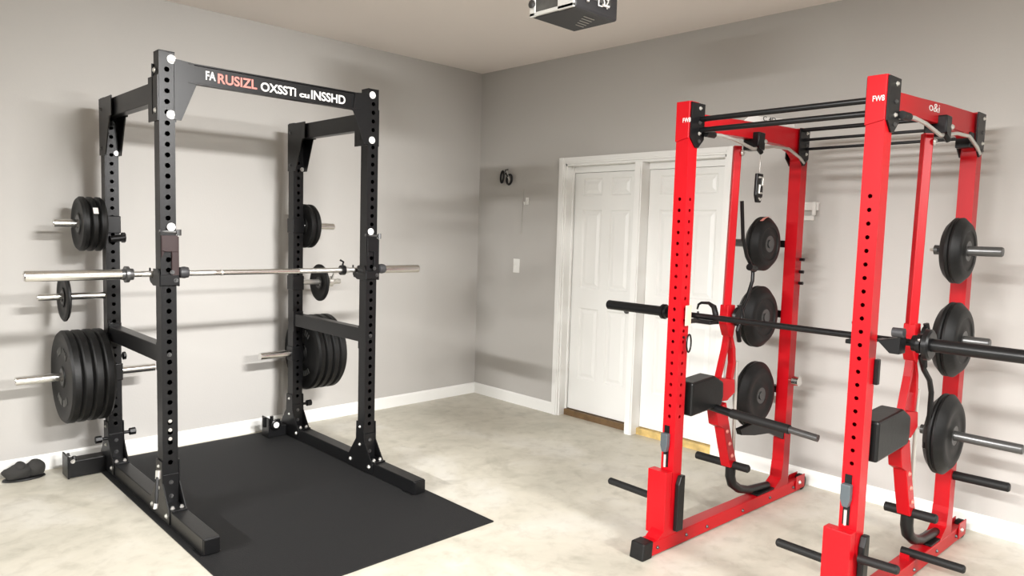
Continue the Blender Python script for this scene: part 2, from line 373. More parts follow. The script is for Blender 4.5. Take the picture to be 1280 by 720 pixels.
# side top beams with gusset plates
for x in (0, BW):
    MB().box(x - .026, x + .026, BS / 2, BD - BS / 2, 2.082, 2.182).build('side_beam', M['black'], b, .003)
    MB().box(x - .045, x + .045, BS / 2, BS / 2 + .007, 2.02, 2.26).build('beam_flange', M['satin'], b)
    for sx in (-1, 1):
        xo = x + sx * (BS / 2 + .0035)
        MB().prism([(xo - .003, BD + .037, 2.19), (xo - .003, BD - .20, 2.19), (xo - .003, BD - .20, 2.08), (xo - .003, BD - .165, 2.08), (xo - .003, BD - .075, 1.87), (xo - .003, BD + .037, 1.87)], (.006, 0, 0)).build('corner_plate', M['black'], b)
        for zz in (2.13, 1.91): bolt('bolt', (xo + sx * .003, BD + .0, zz), (sx, 0, 0), .012, M['gunmetal'], b)
        xf = x + sx * (BS / 2 + .0035)
        MB().box(xf - .003, xf + .003, -.034, .10, 1.985, 2.20).build('beam_end_plate', M['satin'], b)
        for zz in (2.225, 2.035): bolt('bolt', (xf + sx * .003, .005 if zz > 2.2 else -.005, zz), (sx, 0, 0), .013, M['steel'], b)
    bolt('bolt', (x + .026, BD - BS / 2 - .002, 1.885), (0, -1, 0), .014, M['steel'], b)
# lower side beams
for x in (0, BW):
    MB().box(x - .03, x + .03, BS / 2, BD - BS / 2, .80, .885).build('side_brace', M['black'], b, .003)
    MB().box(x - BS / 2, x + BS / 2, BD - BS / 2 - .008, BD - BS / 2, .76, .90).build('brace_flange', M['satin'], b)
    MB().box(x - BS / 2, x + BS / 2, BS / 2, BS / 2 + .008, .76, .90).build('brace_flange', M['satin'], b)
    bolt('bolt', (x, -BS / 2, .845), (0, -1, 0), .011, M['gunmetal'], b)
# front logo beam
fy = -BS / 2
lb = MB().box(.10, BW - .10, fy + .004, fy + .03, 2.188, 2.272)
lb.box(.10, BW - .10, fy - .006, fy + .03, 2.18, 2.188).box(.10, BW - .10, fy - .006, fy + .03, 2.272, 2.279)
lbo = lb.build('logo_beam', M['satin'], b, .001)
for sx, xb in ((1, 0), (-1, BW)):
    e = BS / 2
    pts = [(xb + sx * e * .0, fy - .004, 2.285), (xb + sx * (e + .02), fy - .004, 2.285), (xb + sx * .125, fy - .004, 2.279), (xb + sx * .14, fy - .004, 2.18), (xb + sx * (e + .028), fy - .004, 1.995), (xb + sx * e * .9, fy - .004, 1.995)]
    pts[0] = (xb + sx * e * .9, fy - .004, 2.285)
    MB().prism(pts, (0, .008, 0)).build('logo_beam_gusset', M['black'], b)
for xb in (0, BW):
    bolt('bolt_cap', (xb + (.022 if xb == 0 else -.008), fy, 2.281), (0, -1, 0), .021, M['boltwhite'], b, .012)
    bolt('bolt_cap', (xb + (.018 if xb == 0 else -.008), fy, 2.018), (0, -1, 0), .021, M['boltwhite'], b, .012)
    bolt('bolt_cap', (xb + (.014 if xb == 0 else -.008), fy, 1.476), (0, -1, 0), .020, M['boltwhite'], b, .012)
y_ = fy - .0005
for body, x0, wd, z, sz, mm, dz in (('FA', .185, .05, 2.214, .058, 'decal', 0), ('RUSIZL', .245, .205, 2.206, .066, 'decalpink', 0), ('OXSSTi', .47, .20, 2.203, .062, 'decal', 0), ('cu', .69, .06, 2.204, .04, 'decal', 0), ('INSSHD', .76, .215, 2.203, .066, 'decal', 0)):
    text('lettering', body, sz, M[mm], lbo, frame((x0, y_ + .004, z), (1, 0, 0), (0, 0, 1)), wd, .001, .0015)
# storage pegs + clamps on the rear posts, rear brackets
PY_ = BD
def peg(x0, x1, z, r=.0245, m='chrome'):
    d = 1 if x1 > x0 else -1
    MB().tube([(x0, PY_, z), (x1 - d * .004, PY_, z), (x1, PY_, z)], [r, r, r * .85], 24).build('storage_peg', M[m], b)
def clampblock(x, z, knob):
    MB().box(x - BS / 2 - .006, x + BS / 2 + .006, BD - BS / 2 - .007, BD + BS / 2 + .007, z - .05, z + .05).build('peg_clamp', M['satin'], b, .004)
    if knob:
        MB().tube([(x + BS / 2, BD - .03, z - .035), (x + BS / 2 + .02, BD - .035, z - .035)], .012, 12).lathe([(0, .012), (.004, .022), (.02, .022), (.024, .014)], (x + BS / 2 + .018, BD - .035, z - .035), 'x', 8).build('clamp_knob', M['satin'], b)
peg(-.03, -3.395 - BX, 1.475); clampblock(0, 1.475, 0); peg(-.03, -3.478 - BX, 1.062, .02); 
peg(-2.874 - BX, -3.59 - BX, .606); clampblock(0, .606, 0)
MB().lathe([(0, .02), (.004, .03), (.022, .03), (.026, .016)], (BS / 2 + .006, BD - .035, 1.40), 'x', 8).tube([(-.02, BD - .055, 1.39), (BS / 2 + .02, BD - .05, 1.40)], .02, 12).build('clamp_knob', M['satin'], b)
MB().lathe([(0, .014), (.004, .024), (.018, .024), (.022, .014)], (BS / 2 + .004, BD - .035, .70), 'x', 8).build('clamp_knob', M['satin'], b)
peg(BW + .03, -1.645 - BX, 1.497); clampblock(BW, 1.497, 0); peg(BW + .03, -1.589 - BX, 1.10, .019, 'steel'); clampblock(BW, 1.10, 0)
peg(-2.199 - BX, BW + .40, .603); clampblock(BW, .603, 0)
for x in (0, BW):
    for sx, zz in ((-1, .215), (1, .235)):
        if x == BW and sx < 0: continue
        MB().tube([(x + sx * BS / 2, BD - .03, zz), (x + sx * (BS / 2 + .05), BD - .03, zz)], .010, 12).lathe([(-.02, .012), (-.016, .022), (.016, .022), (.02, .012)], (x + sx * (BS / 2 + .055), BD - .03, zz), 'x', 8).build('band_knob', M['satin'], b)
rb = MB().box(-.235, -.045, BD + .01, BD + .11, .004, .10).box(-.245, -.235, BD - .005, BD + .125, .003, .135); rb.build('rear_bracket', M['black'], b, .003)
bolt('bolt', (-.215, BD + .01, .10), (0, -1, 0), .012, M['steel'], b); bolt('bolt', (-.20, BD + .05, .10), (0, 0, 1), .016, M['gunmetal'], b, .02)
bolt('bolt', (-.237, BD + .02, .135), (0, 0, 1), .012, M['gunmetal'], b, .016)
rb = MB().box(BW - .17, BW - .045, BD + .04, BD + .13, .010, .085).box(BW - .18, BW - .17, BD + .03, BD + .14, .009, .15); rb.build('rear_bracket', M['black'], b, .003)
MB().lathe([(0, .034), (-.006, .038), (-.018, .038), (-.022, .03)], (BW - .13, BD + .04, .10), 'y', 10).build('bracket_wheel', M['satin'], b)
bolt('bolt', (BW - .13, BD + .018, .10), (0, -1, 0), .021, M['boltwhite'], b, .006)
for dx in (-.20, -.15, -.10): MB().tube([(BW + dx, BD + .05, .09), (BW + dx, BD + .05, .16 if dx < -.12 else .13)], .013, 8).build('bracket_stud', M['satin'], b)

# barbell hooks on the front posts (lift-off)
def jhook(x, label, liner):
    e = empty('barbell_hook', (BX + x, BY, 1.24)); tag(e, label, 'barbell hook', 'hooks holding the chrome barbell')
    f = BS / 2 + .002
    # front saddle over the post face
    mb = MB(); mb.box(-.035, .040, -f - .010, -f, .115, .195); mb.box(.012, .040, -f - .010, -f, -.01, .115)
    mb.prism([(-.035, -f - .010, .125), (-.035, -f - .010, .085), (-.022, -f - .010, .115), (.0, -f - .010, .115)], (0, .010, 0))
    mb.box(.034 + .004, .046, -f - .010, f + .01, -.01, .19)
    mb.build('saddle', M[liner], e, .002)
    sd = MB(); xs = BS / 2 + .004
    for sx in (-1, 1):
        x0 = sx * xs if sx > 0 else sx * xs - .007
        sd.prism([(x0, -f - .012, -.012), (x0, -f - .012, -.055), (x0, f + .01, -.055), (x0, f + .055, -.035), (x0, f + .065, .0), (x0, f + .065, .03), (x0, f + .055, .03), (x0, f + .05, -.005), (x0, f + .01, -.018), (x0, f + .004, .03), (x0, -f + .01, .03)], (.007, 0, 0))
    sd.box(-xs - .004, xs + .004, -f - .014, -f - .002, -.05, .0)
    sd.box(-xs - .004, xs + .004, f + .0, f + .055, -.045, -.021)
    sd.build('cup', M['satin'], e, .002)
    MB().lathe([(-.014, .014), (-.010, .027), (.012, .03), (.03, .026), (.034, .012)], (xs + .022, -f + .005, .012), 'x', 20).build('roller', M['darkplastic'], e)
    for zz in (.02, -.02): bolt('bolt', (.012 if zz > 0 else .03, -f - .013, zz - .005), (0, -1, 0), .011, M['gunmetal'], e)
    MB().tube([(-.04, -f + .012, .215), (.045, -f + .004, .21)], .009, 10).tube([(.046, -f - .01, .225), (.046, -f - .01, .195)], .011, 10).build('locking_pin', M['gunmetal'], e)
jhook(0, 'dark brown and black barbell hook clamped to the front left post of the black rack', 'brown')
jhook(BW, 'black barbell hook clamped to the front right post of the black rack', 'satin')

# chrome barbell
by = BY + BS / 2 + .034
e = empty('barbell', (-2.598, by, 1.2405)); tag(e, 'long chrome barbell without plates lying across the black rack', 'barbell')
half, sh = 1.085, .655
MB().tube([(-sh, 0, 0), (sh, 0, 0)], .0142, 20).build('shaft', M['chrome'], e)
for a, c_ in ((-.60, -.24), (.24, .60)): MB().tube([(a, 0, 0), (c_, 0, 0)], .0148, 20).build('knurled_grip', M['knurl'], e)
MB().tube([(-.21, 0, 0), (-.20, 0, 0)], .0165, 20).build('shaft_ring', M['steel'], e)
for sx in (-1, 1):
    MB().tube([(sx * (sh + .03), 0, 0), (sx * (half - .004), 0, 0), (sx * half, 0, 0)], [.025, .025, .021], 28).build('sleeve', M['chrome'], e)
    MB().lathe([(sx * (sh - .02), .016), (sx * (sh - .018), .028), (sx * (sh - .0), .03), (sx * (sh + .002), .04), (sx * (sh + .018), .04), (sx * (sh + .02), .027), (sx * (sh + .034), .026)], (0, 0, 0), 'x', 28).build('sleeve_collar', M['gunmetal'], e)
# spring clip parked on the bar
e2 = empty('bar_clip', (-2.075, by, 1.2405)); tag(e2, 'black spring clip parked on the barbell shaft beside the black rack right posts', 'bar clip')
MB().lathe([(-.012, .0152), (-.012, .030), (.012, .030), (.012, .0152)], (0, 0, 0), 'x', 24, closed=True).tube([(0, 0, .028), (.004, -.004, .05), (-.02, -.008, .06)], .006, 8).build('clip_ring', M['satin'], e2)
MB().lathe([(.012, .0152), (.014, .022), (.03, .022), (.034, .0152)], (0, 0, 0), 'x', 20, closed=True).build('clip_spring', M['steel'], e2)

# weight plates on the black rack
PYW = BY + BD
gl = 'plates on the black rack'
n3 = ['innermost', 'middle one', 'outermost']
xr = BX - BS / 2 - .012
for i in range(3):
    p = plate('%s of three rubber plates, black rack upper left peg' % n3[i], gl, (xr - .0205 - i * .0415, PYW, 1.4745), 'x', .31, .0405)
    if i == 1:
        R = .155; mb = MB(); vs = []
        for xx in (-.013, .013):
            for wv in (-.62, -.38): vs.append((xx, -(R + .004) * math.cos(wv), -(R + .004) * math.sin(wv)))
        mb.add(vs, [(0, 1, 3, 2)]); mb.build('sticker', M['decal'], p)
n4 = ['innermost', 'second innermost', 'second outermost', 'outermost']
for i in range(4): plate('%s large bumper plate on the lower left peg of the black rack' % n4[i], gl, (xr - .027 - i * .0545, PYW, .6035), 'x', .53, .0535)
plate('thin black plate hanging alone on the middle left peg of the black rack', gl, (-3.348, PYW, 1.0625 - .004), 'x', .275, .022, style='iron')
xr = BX + BW + BS / 2 + .012
for i in range(2): plate('%s of two rubber plates, black rack upper right peg' % ('inner', 'outer')[i], gl, (xr + .018 + i * .0365, PYW, 1.4965), 'x', .305, .0355)
plate('thin black plate alone on the middle right peg behind the chrome barbell', gl, (-1.755, PYW, 1.10 - .006), 'x', .265, .022, style='iron')
for i in range(4): plate('%s large bumper plate on the lower right peg of the black rack' % n4[i], gl, (xr + .027 + i * .0545, PYW, .6005), 'x', .53, .0535)
e3 = empty('peg_collar', (-1.66, PYW, 1.10)); tag(e3, 'shiny steel collar on the middle right plate peg of the black rack', 'peg collar')
MB().lathe([(-.03, .0205), (-.03, .036), (.0, .04), (.0, .0205)], (0, 0, 0), 'x', 20, closed=True).build('collar_ring', M['steel'], e3)
MB().tube([(-.015, -.03, .02), (-.01, -.05, .06), (.02, -.05, .07)], .007, 8).tube([(-.015, -.03, -.01), (.03, -.05, .02)], .007, 8).build('collar_lever', M['steel'], e3)

# shoe-like bundle by the baseboard
e = empty('work_shoe', (-3.53, -.105, 0)); tag(e, 'small dark shoe lying by the baseboard left of the black rack', 'shoe')
def blob(mb, c, r, n=20, m=12, flat=0):
    vs = []; fs = []
    for i in range(m + 1):
        th = PI * i / m
        for k_ in range(n):
            ph = 2 * PI * k_ / n; wob = 1 + .06 * math.sin(3 * ph + i) + .04 * math.cos(5 * th)
            vs.append((c[0] + r[0] * wob * math.sin(th) * math.cos(ph), c[1] + r[1] * wob * math.sin(th) * math.sin(ph), max(flat, c[2] + r[2] * wob * math.cos(th))))
    for i in range(m):
        for k_ in range(n): fs.append((i * n + k_, i * n + (k_ + 1) % n, (i + 1) * n + (k_ + 1) % n, (i + 1) * n + k_))
    mb.add(vs, fs, True)
s1 = MB(); blob(s1, (-.03, 0, .045), (.075, .05, .045), flat=.008); blob(s1, (.055, .01, .05), (.055, .045, .05), flat=.008); blob(s1, (-.02, 0, .07), (.035, .04, .035), flat=.008); s1.build('upper', M['vest'], e)
s2 = MB().lathe([(0, .048), (.004, .052), (.012, .05)], (0, 0, 0), 'z', 24); 
for i, v in enumerate(s2.v): s2.v[i] = (v[0] * 2.05, v[1] * 1.0, v[2])
s2.build('sole', M['rubber'], e)

# ------------------------------------------------------------------ red rack (local: x towards the wall, y towards the doors)
RW, RD, RS = .856, 1.078, .069
RLOC, RYAW = (-1.4505, -3.9088, 0), -.0444
r = empty('power_rack', RLOC, RYAW); tag(r, 'bright red steel power rack with lever arms standing in front of the doors', 'power rack')
def wr(p): return Matrix.Translation(RLOC) @ Matrix.Rotation(RYAW, 4, 'Z') @ Vector(p)
RT = 2.118
fs_ = ladder(.645, 1.68, .0515)
for (x, y) in ((0, RW), (0, 0), (RD, RW), (RD, 0)):
    up = MB(); front = x == 0
    hs = {'-x': fs_} if front else {}
    if front and y == RW: hs['-y'] = fs_
    perf_tube(up, x, y, RS, .074, RT, hs, .0085, sy=RS * (1.0))
    up.build('upright', M['red'], r)
    if front:   # top sleeve housing
        MB().prism([(-RS / 2 - .005, y - .0345, 1.955), (-RS / 2 - .005, y - .0345, RT + .004), (-RS / 2 - .005, y + .0375, RT + .004), (-RS / 2 - .005, y + .0375, 1.94)], (.012, 0, 0)).build('top_cover', M['red'], r, .002)
    mb = MB()
    for sy in (-1, 1):
        yo = y + sy * (RS / 2 + .004); a0, a1 = (-.030, .075) if front else (-.075, .030)
        mb.prism([(x + a0, yo - .0035, RT), (x + a1, yo - .0035, RT), (x + a1, yo - .0035, 1.955), (x + (a0 * .4 + a1 * .6) + (.0), yo - .0035, 1.915), (x + (.01 if front else -.03), yo - .0035, 1.915), (x + a0, yo - .0035, 1.955)], (0, .007, 0))
    mb.build('corner_bracket', M['satin'], r)
    for sy in (-1, 1):
        for k_, zz in enumerate((2.095, 2.03, 1.98, 1.945)):
            bolt('bolt', (x + (.035 if front else -.0), y + sy * (RS / 2 + .0075), zz), (0, sy, 0), .009, M['steel'] if k_ in (0, 2) else M['gunmetal'], r)
    MB().box(x - RS / 2, x + RS / 2, y - RS / 2, y + RS / 2, RT, RT + .005).build('post_cap', M['red'], r, .002)
# feet
for y in (RW, 0):
    MB().box(-.17, RD + .21, y - .036, y + .036, .006, .074).build('foot', M['red'], r, .004)
    MB().prism([(-.245, y - .040, 0), (-.245, y + .040, 0), (-.235, y + .038, .079), (-.235, y - .038, .079)], (.072, 0, 0)).build('foot_cap', M['rubber'], r, .006)
    wheel_ = MB().lathe([(-.018, .02), (-.018, .042), (-.012, .047), (.012, .047), (.018, .042), (.018, .02)], (RD + .215, y - .02, .047), 'y', 24).build('wheel', M['rubber'], r)
    MB().box(RD + .12, RD + .225, y - .045, y - .040, .02, .10).box(RD + .12, RD + .225, y + .002, y + .007, .02, .10).build('wheel_fork', M['red'], r, .002)
    bolt('bolt', (RD + .16, y - .045, .06), (0, -1, 0), .012, M['steel'], r)
    # upright to foot gussets
    for x in (0, RD):
        MB().prism([(x - .035, y - .0355, .074), (x - .13, y - .0355, .074), (x - .10, y - .0355, .095), (x - .05, y - .0355, .125), (x - .035, y - .0355, .22)], (0, .071, 0)).build('foot_gusset', M['red'], r)
        for xx in (-.17 if x else -.13, .10): bolt('bolt', (x + xx, y - .036, .04), (0, -1, 0), .009, M['gunmetal'], r)
    for xx in (.28, .62): bolt('bolt', (xx, y - .036, .035), (0, -1, 0), .009, M['gunmetal'], r)
    # front base housing
    MB().box(-.085, -.036, y - .035, y + .072, .074, .385).build('base_housing', M['red'], r, .003)
    # sliding pop-pin carriage
    MB().box(-.040, -.0348, y - .006, y + .020, .40, .60).build('pin_slot', M['satin'], r)
    MB().prism([(-.062, y - .012, .505), (-.062, y - .005, .475), (-.062, y + .017, .475), (-.062, y + .026, .505), (-.062, y + .026, .565), (-.062, y - .012, .565)], (.026, 0, 0)).build('pin_carriage', M['greyplastic'], r, .004)
    MB().tube([(-.045, y + .007, .46), (-.045, y + .007, .40)], .006, 8).build('pin_rod', M['strut'], r)
    # black side guard low on the post
    MB().prism([(-.015, y - .0365, .09), (.035, y - .0365, .09), (.035, y - .0365, .36), (.005, y - .0365, .36), (-.012, y - .0365, .32)], (0, -.024, 0)).build('side_guard', M['foam'], r, .004)
# pegs sticking out of the posts
def rod(name, p0, p1, rad, m, cap=True, parent=r):
    P0, P1 = Vector(p0), Vector(p1); d = (P1 - P0).normalized()
    return MB().tube([P0, P1 - d * .006, P1], [rad, rad, rad * .75], 20).build(name, M[m], parent)
rod('band_peg', (-.06, RW + .07, .243), (-.06, RW + .33, .243), .0175, 'grip')
rod('band_peg', (-.06, .07, .243), (-.06, .27, .243), .0175, 'grip')
rod('band_peg', (-.034, -.05, .283), (-.034, -.195, .29), .0175, 'grip')
rod('band_peg', (.62, .02, .105), (.62, -.235, .11), .0185, 'grip')
MB().box(.60, .64, -.02, .02, .074, .10).build('peg_saddle', M['red'], r)
rod('band_peg', (RD, -RS / 2, .375), (RD, -.268, .38), .022, 'grip')
# top side beams (bowed underside)
for y in (RW, 0):
    pts = [(.034, 2.075), (.35, 2.088), (.62, 2.102), (RD - .034, 2.115), (RD - .034, 1.94), (.98, 1.985), (.86, 2.01), (.62, 2.012), (.35, 2.008), (.16, 2.000), (.034, 1.995)]
    MB().prism([(px, y - .025, pz) for px, pz in pts], (0, .05, 0)).build('side_beam', M['red'], r, .002)
    MB().tube([(.10, y - .045, 1.985), (.20, y - .05, 1.99), (.33, y - .05, 1.982), (.50, y - .05, 1.955), (.70, y - .05, 1.985), (.86, y - .05, 1.99), (1.00, y - .045, 1.955), (1.06, y - .04, 1.93)], .008, 12).build('bowed_tube', M['strut'], r)
    MB().box(.535, .60, y - .06, y + .03, 1.955, 2.045).tube([(.53, y - .055, 1.965), (.565, y - .06, 1.94)], .012, 10).build('pulley_block', M['satin'], r, .006)
    bolt('bolt', (.60, y - .06, 2.0), (0, -1, 0), .012, M['steel'], r)
    rod('stub_roller', (.075, y - .05, 1.985), (.15, y - .05, 1.985), .016, 'grip')
MB().box(.94, .99, -.034, .03, 1.95, 2.02).build('beam_stop', M['satin'], r, .004)
# white label board on the left beam
MB().prism([(.44, RW - .027, 2.09), (.50, RW - .027, 2.125), (.96, RW - .027, 2.155), (.96, RW - .027, 2.115)], (0, .004, 0)).build('label_board', M['decal'], r)
text('label_lettering', 'C 4D', .034, M['gunmetal'], r, frame((.62, RW - .0285, 2.112), (1, 0, .05), (-.05, 0, 1)), .13)
text('beam_lettering', 'o&i', .05, M['decal'], r, frame((.42, -.0262, 2.05), (1, 0, .03), (0, 0, 1)), .12)
for y in (RW, 0): text('post_lettering', 'FW8', .03, M['decal'], r, frame((-RS / 2 - .0062, y + .012 if y == 0 else y - .002, 2.025), (0, -1, 0), (0, 0, 1)), .042)
# pull-up bars
for (x, z, rad) in ((.045, 2.047, .0125), (.045, 1.997, .0125), (RD - .05, 2.108, .011), (RD - .02, 2.058, .008), (RD + .01, 2.01, .008)):
    rod('pull_up_bar', (x, RW - RS / 2 - .004, z), (x, RS / 2 + .004, z), rad, 'satin')
# lever arms, one in each side frame
for side, y in ((0, RW), (1, 0)):
    A0 = .437 if side == 0 else .500          # arm station along depth
    dx = A0 - .437
    arm = MB(); 
    arm.tube([(A0 + .0, y, 1.965), (A0 - .022, y, 1.14)], .027, 4).build('lever_arm', M['red'], r, .004)
    bolt('bolt', (A0, y - .03, 1.93), (0, -1, 0), .016, M['steel'], r)
    MB().prism([(A0 - .045, y - .024, 1.16), (A0 + .02, y - .024, 1.16), (A0 + .035, y - .024, 1.06), (A0 + .015, y - .024, .985), (A0 - .02, y - .024, 1.0), (A0 - .05, y - .024, 1.06)], (0, .048, 0)).build('arm_joint', M['red'], r, .004)
    MB().lathe([(-.052, .02), (-.05, .045), (-.036, .05), (-.034, .03)], (A0 + .025, y, 1.10), 'y', 20).tube([(A0 + .03, y - .04, 1.16), (A0 + .045, y - .05, 1.10), (A0 + .02, y - .045, 1.03), (A0 + .05, y - .04, .97)], .012, 8).build('joint_pivot', M['satin'], r)
    # split lower arm: two curved flat bars meeting the pad block
    fwd = [(A0 - .008, 1.0), (A0 - .022, .93), (A0 - .045, .86), (A0 - .07, .78)]; bk = [(A0 + .012, 1.0), (A0 + .045, .93), (A0 + .055, .85), (A0 + .035, .74)]
    for path, wdt in ((fwd, .009), (bk, .013)):
        mb = MB()
        for (p, q) in zip(path[:-1], path[1:]): mb.prism([(p[0] - wdt, y - .016, p[1]), (p[0] + wdt, y - .016, p[1]), (q[0] + wdt, y - .016, q[1]), (q[0] - wdt, y - .016, q[1])], (0, .032, 0))
        mb.build('arm_strap', M['red'], r)
    MB().prism([(A0 - .10, y - .032, .79), (A0 + .04, y - .032, .77), (A0 + .05, y - .032, .70), (A0 - .02, y - .032, .665), (A0 - .10, y - .032, .67)], (0, .064, 0)).build('pad_bracket', M['red'], r, .004)
    MB().prism([(.075, y - .05, .80), (.075, y - .05, .635), (A0 - .10, y - .05, .655), (A0 - .085, y - .05, .70), (A0 - .09, y - .05, .775), (A0 - .17, y - .05, .815)], (0, .10, 0)).build('foam_pad', M['foam'], r, .010)
    low = [(A0 - .115, .63), (A0 - .02, .655), (A0 + .01, .56), (A0 + .055, .44), (A0 + .115, .30), (A0 + .05, .295), (A0 - .0, .42), (A0 - .035, .52), (A0 - .09, .545)]
    MB().prism([(px, y - .028, pz) for px, pz in low], (0, .056, 0)).build('lower_arm', M['red'], r, .003)
    for q, (bx_, bz) in enumerate(((.0, .50), (.03, .43), (.06, .36))): bolt('bolt', (A0 + bx_, y - .028, bz), (0, -1, 0), .011, M['decalpink'], r)
    # foot roller through the arm end
    rod('foot_roller', (A0 + .085, y + (.09 if side else .20), .30), (A0 + .085, y - (.125 if side else .115), .305), .021, 'grip')
    # bent lower tube reaching back to the foot
    MB().tube([(A0 + .10, y - .0, .30), (A0 + .10, y, .235), (A0 + .12, y, .19), (A0 + .19, y, .145), (A0 + .29, y, .115), (A0 + .50, y, .098)], [.027, .027, .026, .024, .022, .02], 14).build('bent_tube', M['foam'], r)
    MB().box(A0 + .34, A0 + .56, y - .034, y + .05, .075, .084).build('foot_plate', M['rubber'], r, .003)
    # strut
    MB().tube([(A0 + .085, y - .01, .86), (A0 + .10, y - .01, .31)], .009, 10).build('strut', M['strut'], r)
# right-hand curved lever with end knob
MB().tube([(.52, -.03, 1.02), (.56, -.035, .955), (.64, -.035, .90), (.675, -.035, .84), (.675, -.035, .74), (.675, -.035, .62)], .0115, 10).lathe([(-.03, .01), (-.025, .02), (.0, .02), (.005, .012)], (.675, -.035, .61), 'z', 10).build('release_lever', M['satin'], r)
MB().box(.02, .045, -.052, -.0345, .955, 1.055).build('side_stop', M['satin'], r, .004)
# left-hand curved lever with knob
MB().tube([(.455, RW - .03, 1.69), (.485, RW - .03, 1.50), (.53, RW - .03, 1.41), (.60, RW - .03, 1.34), (.60, RW - .03, 1.28), (.55, RW - .03, 1.18), (.50, RW - .03, 1.12)], .0095, 10).tube([(.545, RW - .04, 1.355), (.60, RW - .04, 1.345)], .019, 10).build('release_lever', M['satin'], r)
# left long handle reaching into the rack from the pad
MB().tube([(.29, RW + .03, .655), (.29, .72, .64)], .020, 16).build('handle_bar', M['satin'], r)
MB().tube([(.29, .72, .64), (.29, .42, .628)], [.024, .022], 16).build('handle_grip', M['grip'], r)
MB().tube([(.29, .42, .628), (.29, .285, .619)], .0165, 16).build('handle_end', M['gunmetal'], r)
# dark brace between left arm and back post
MB().prism([(.56, RW - .03, .49), (.70, RW - .03, .50), (.86, RW - .03, .475), (1.045, RW - .03, .41), (1.045, RW - .03, .35), (.88, RW - .03, .415), (.72, RW - .03, .43), (.58, RW - .03, .455)], (0, .03, 0)).build('rear_brace', M['satin'], r, .003)
# storage pegs in front of the back posts
PA = .83
for y, sg in ((0, -1), (RW, 1)):
    for z, ln_, rad in ((1.475, .225, .022), (1.07, .205, .022), (.630, .36, .022)):
        y0 = y - (sg * .045 if sg < 0 else -.004); y1 = y + sg * ln_
        MB().tube([(PA, y0, z), (PA, y1 - sg * .005, z), (PA, y1, z)], [rad, rad, rad * .85], 20).build('storage_peg', M['gunmetal'], r)
        if sg > 0: MB().box(PA - .02, RD + .02, y + .112, y + .124, z - .02, z + .02).box(RD - .02, RD + .02, y + RS / 2, y + .112, z - .02, z + .02).build('peg_bracket', M['satin'], r, .002)
        if sg < 0: MB().box(PA - .025, RD - RS / 2, min(y - sg * .03, y - sg * .002), max(y - sg * .03, y - sg * .002), z - .010, z + .010).build('peg_bracket', M['satin'], r, .003)
        if sg < 0: bolt('bolt', (PA, y0, z), (0, -sg, 0), .011, M['steel'], r, .02)
# hardware on the back left post
MB().lathe([(0, .012), (-.012, .014), (-.014, .028), (-.05, .028), (-.054, .018)], (RD + .0, RW - RS / 2, .695), 'y', 16).build('adjuster_knob', M['chrome'], r)
for zz in (1.39, 1.32, 1.255): MB().tube([(RD + .02, RW - RS / 2, zz), (RD + .02, RW - RS / 2 - .025, zz)], .009, 8).build('stud', M['satin'], r)
# cable and hanging carabiner tag under the left beam
MB().tube([(.565, RW - .055, 1.95), (.565, RW - .055, 1.84)], .0025, 6).build('cable', M['strut'], r)

# loose fittings on the red rack
e = empty('cable_clip', wr((.565, RW - .055, 1.755))); e.rotation_euler = (0, 0, RYAW); tag(e, 'black and grey cable clip hanging under the left top beam of the red rack', 'clip')
MB().prism([(-.03, -.008, .08), (.03, -.008, .08), (.033, -.008, -.03), (.018, -.008, -.068), (-.018, -.008, -.068), (-.033, -.008, -.03)], (0, .016, 0)).build('clip_body', M['satin'], e, .004)
mb = MB(); mb.tube([(-.016, -.012, .06), (.016, -.012, .06), (.014, -.012, .02), (-.012, -.012, .02), (-.014, -.012, -.02), (.014, -.012, -.02)], .005, 8).tube([(-.012, -.012, -.045), (.0, -.012, -.056), (.012, -.012, -.045)], .004, 8); mb.build('clip_window', M['strut'], e)

e = empty('sticker', wr((-.0, RW - .05, 1.13))); e.rotation_euler = (0, 0, RYAW)
MB().box(-.010, .034, .0015, .0045, -.045, .05).build('tag_card', M['paper'], e); tag(e, 'beige card tag stuck on the front left post of the red rack', 'tag')
e = empty('ring_pin', wr((.0, RW - .04, 1.0))); e.rotation_euler = (0, 0, RYAW); tag(e, 'black ring pin in the front left post of the red rack below the barbell', 'pin')
MB().tube([(.02 + .022 * math.cos(2 * PI * i / 20) * .8, -.012, .0 + .042 * math.sin(2 * PI * i / 20)) for i in range(21)], .004, 8).build('ring', M['satin'], e)
MB().tube([(.0, .004, .03), (.0, .085, .0)], .008, 8).build('pin', M['satin'], e)

# barbell hooks of the red rack
def rhook(y, sg, label):
    e = empty('barbell_hook', wr((0, y, 1.132))); e.rotation_euler = (0, 0, RYAW); tag(e, label, 'barbell hook', 'hooks holding the black barbell')
    f = RS / 2 + .002; y0 = -sg * (f + .001)
    mb = MB(); mb.prism([(.0, y0, .02), (.0, y0, -.04), (.10, y0, -.04), (.105, y0, -.03), (.105, y0, .015), (.095, y0, .015), (.09, y0, -.016), (.04, y0, -.018), (.035, y0, .03)], (0, -sg * .006, 0)); mb.build('cup', M['satin'], e, .001)
    t_ = MB().tube([(.100, y0 - .105, -.035), (.100, y0 - .10, .01), (.100, y0 - .088, .045), (.100, y0 - .06, .060), (.100, y0 - .02, .058), (.100, y0 - .004, .048), (.100, y0 + .002, .025)] if sg > 0 else [(.095, y0, .02), (.095, y0 + .02, .05), (.095, y0 + .05, .045)], [.014, .014, .013, .008, .0065, .006, .004] if sg > 0 else .0075, 10); t_.build('safety_hook', M['satin'], e)
    sl = .115 if sg > 0 else .05
    MB().box(.036, .106, min(y0, y0 - sg * sl), max(y0, y0 - sg * sl), -.034, -.0165).build('shelf', M['satin'], e, .004)
rhook(RW, 1, 'black curved hook holding the black barbell at the red rack front left post')
rhook(0, -1, 'black hook holding the black barbell at the front right post of the red rack')

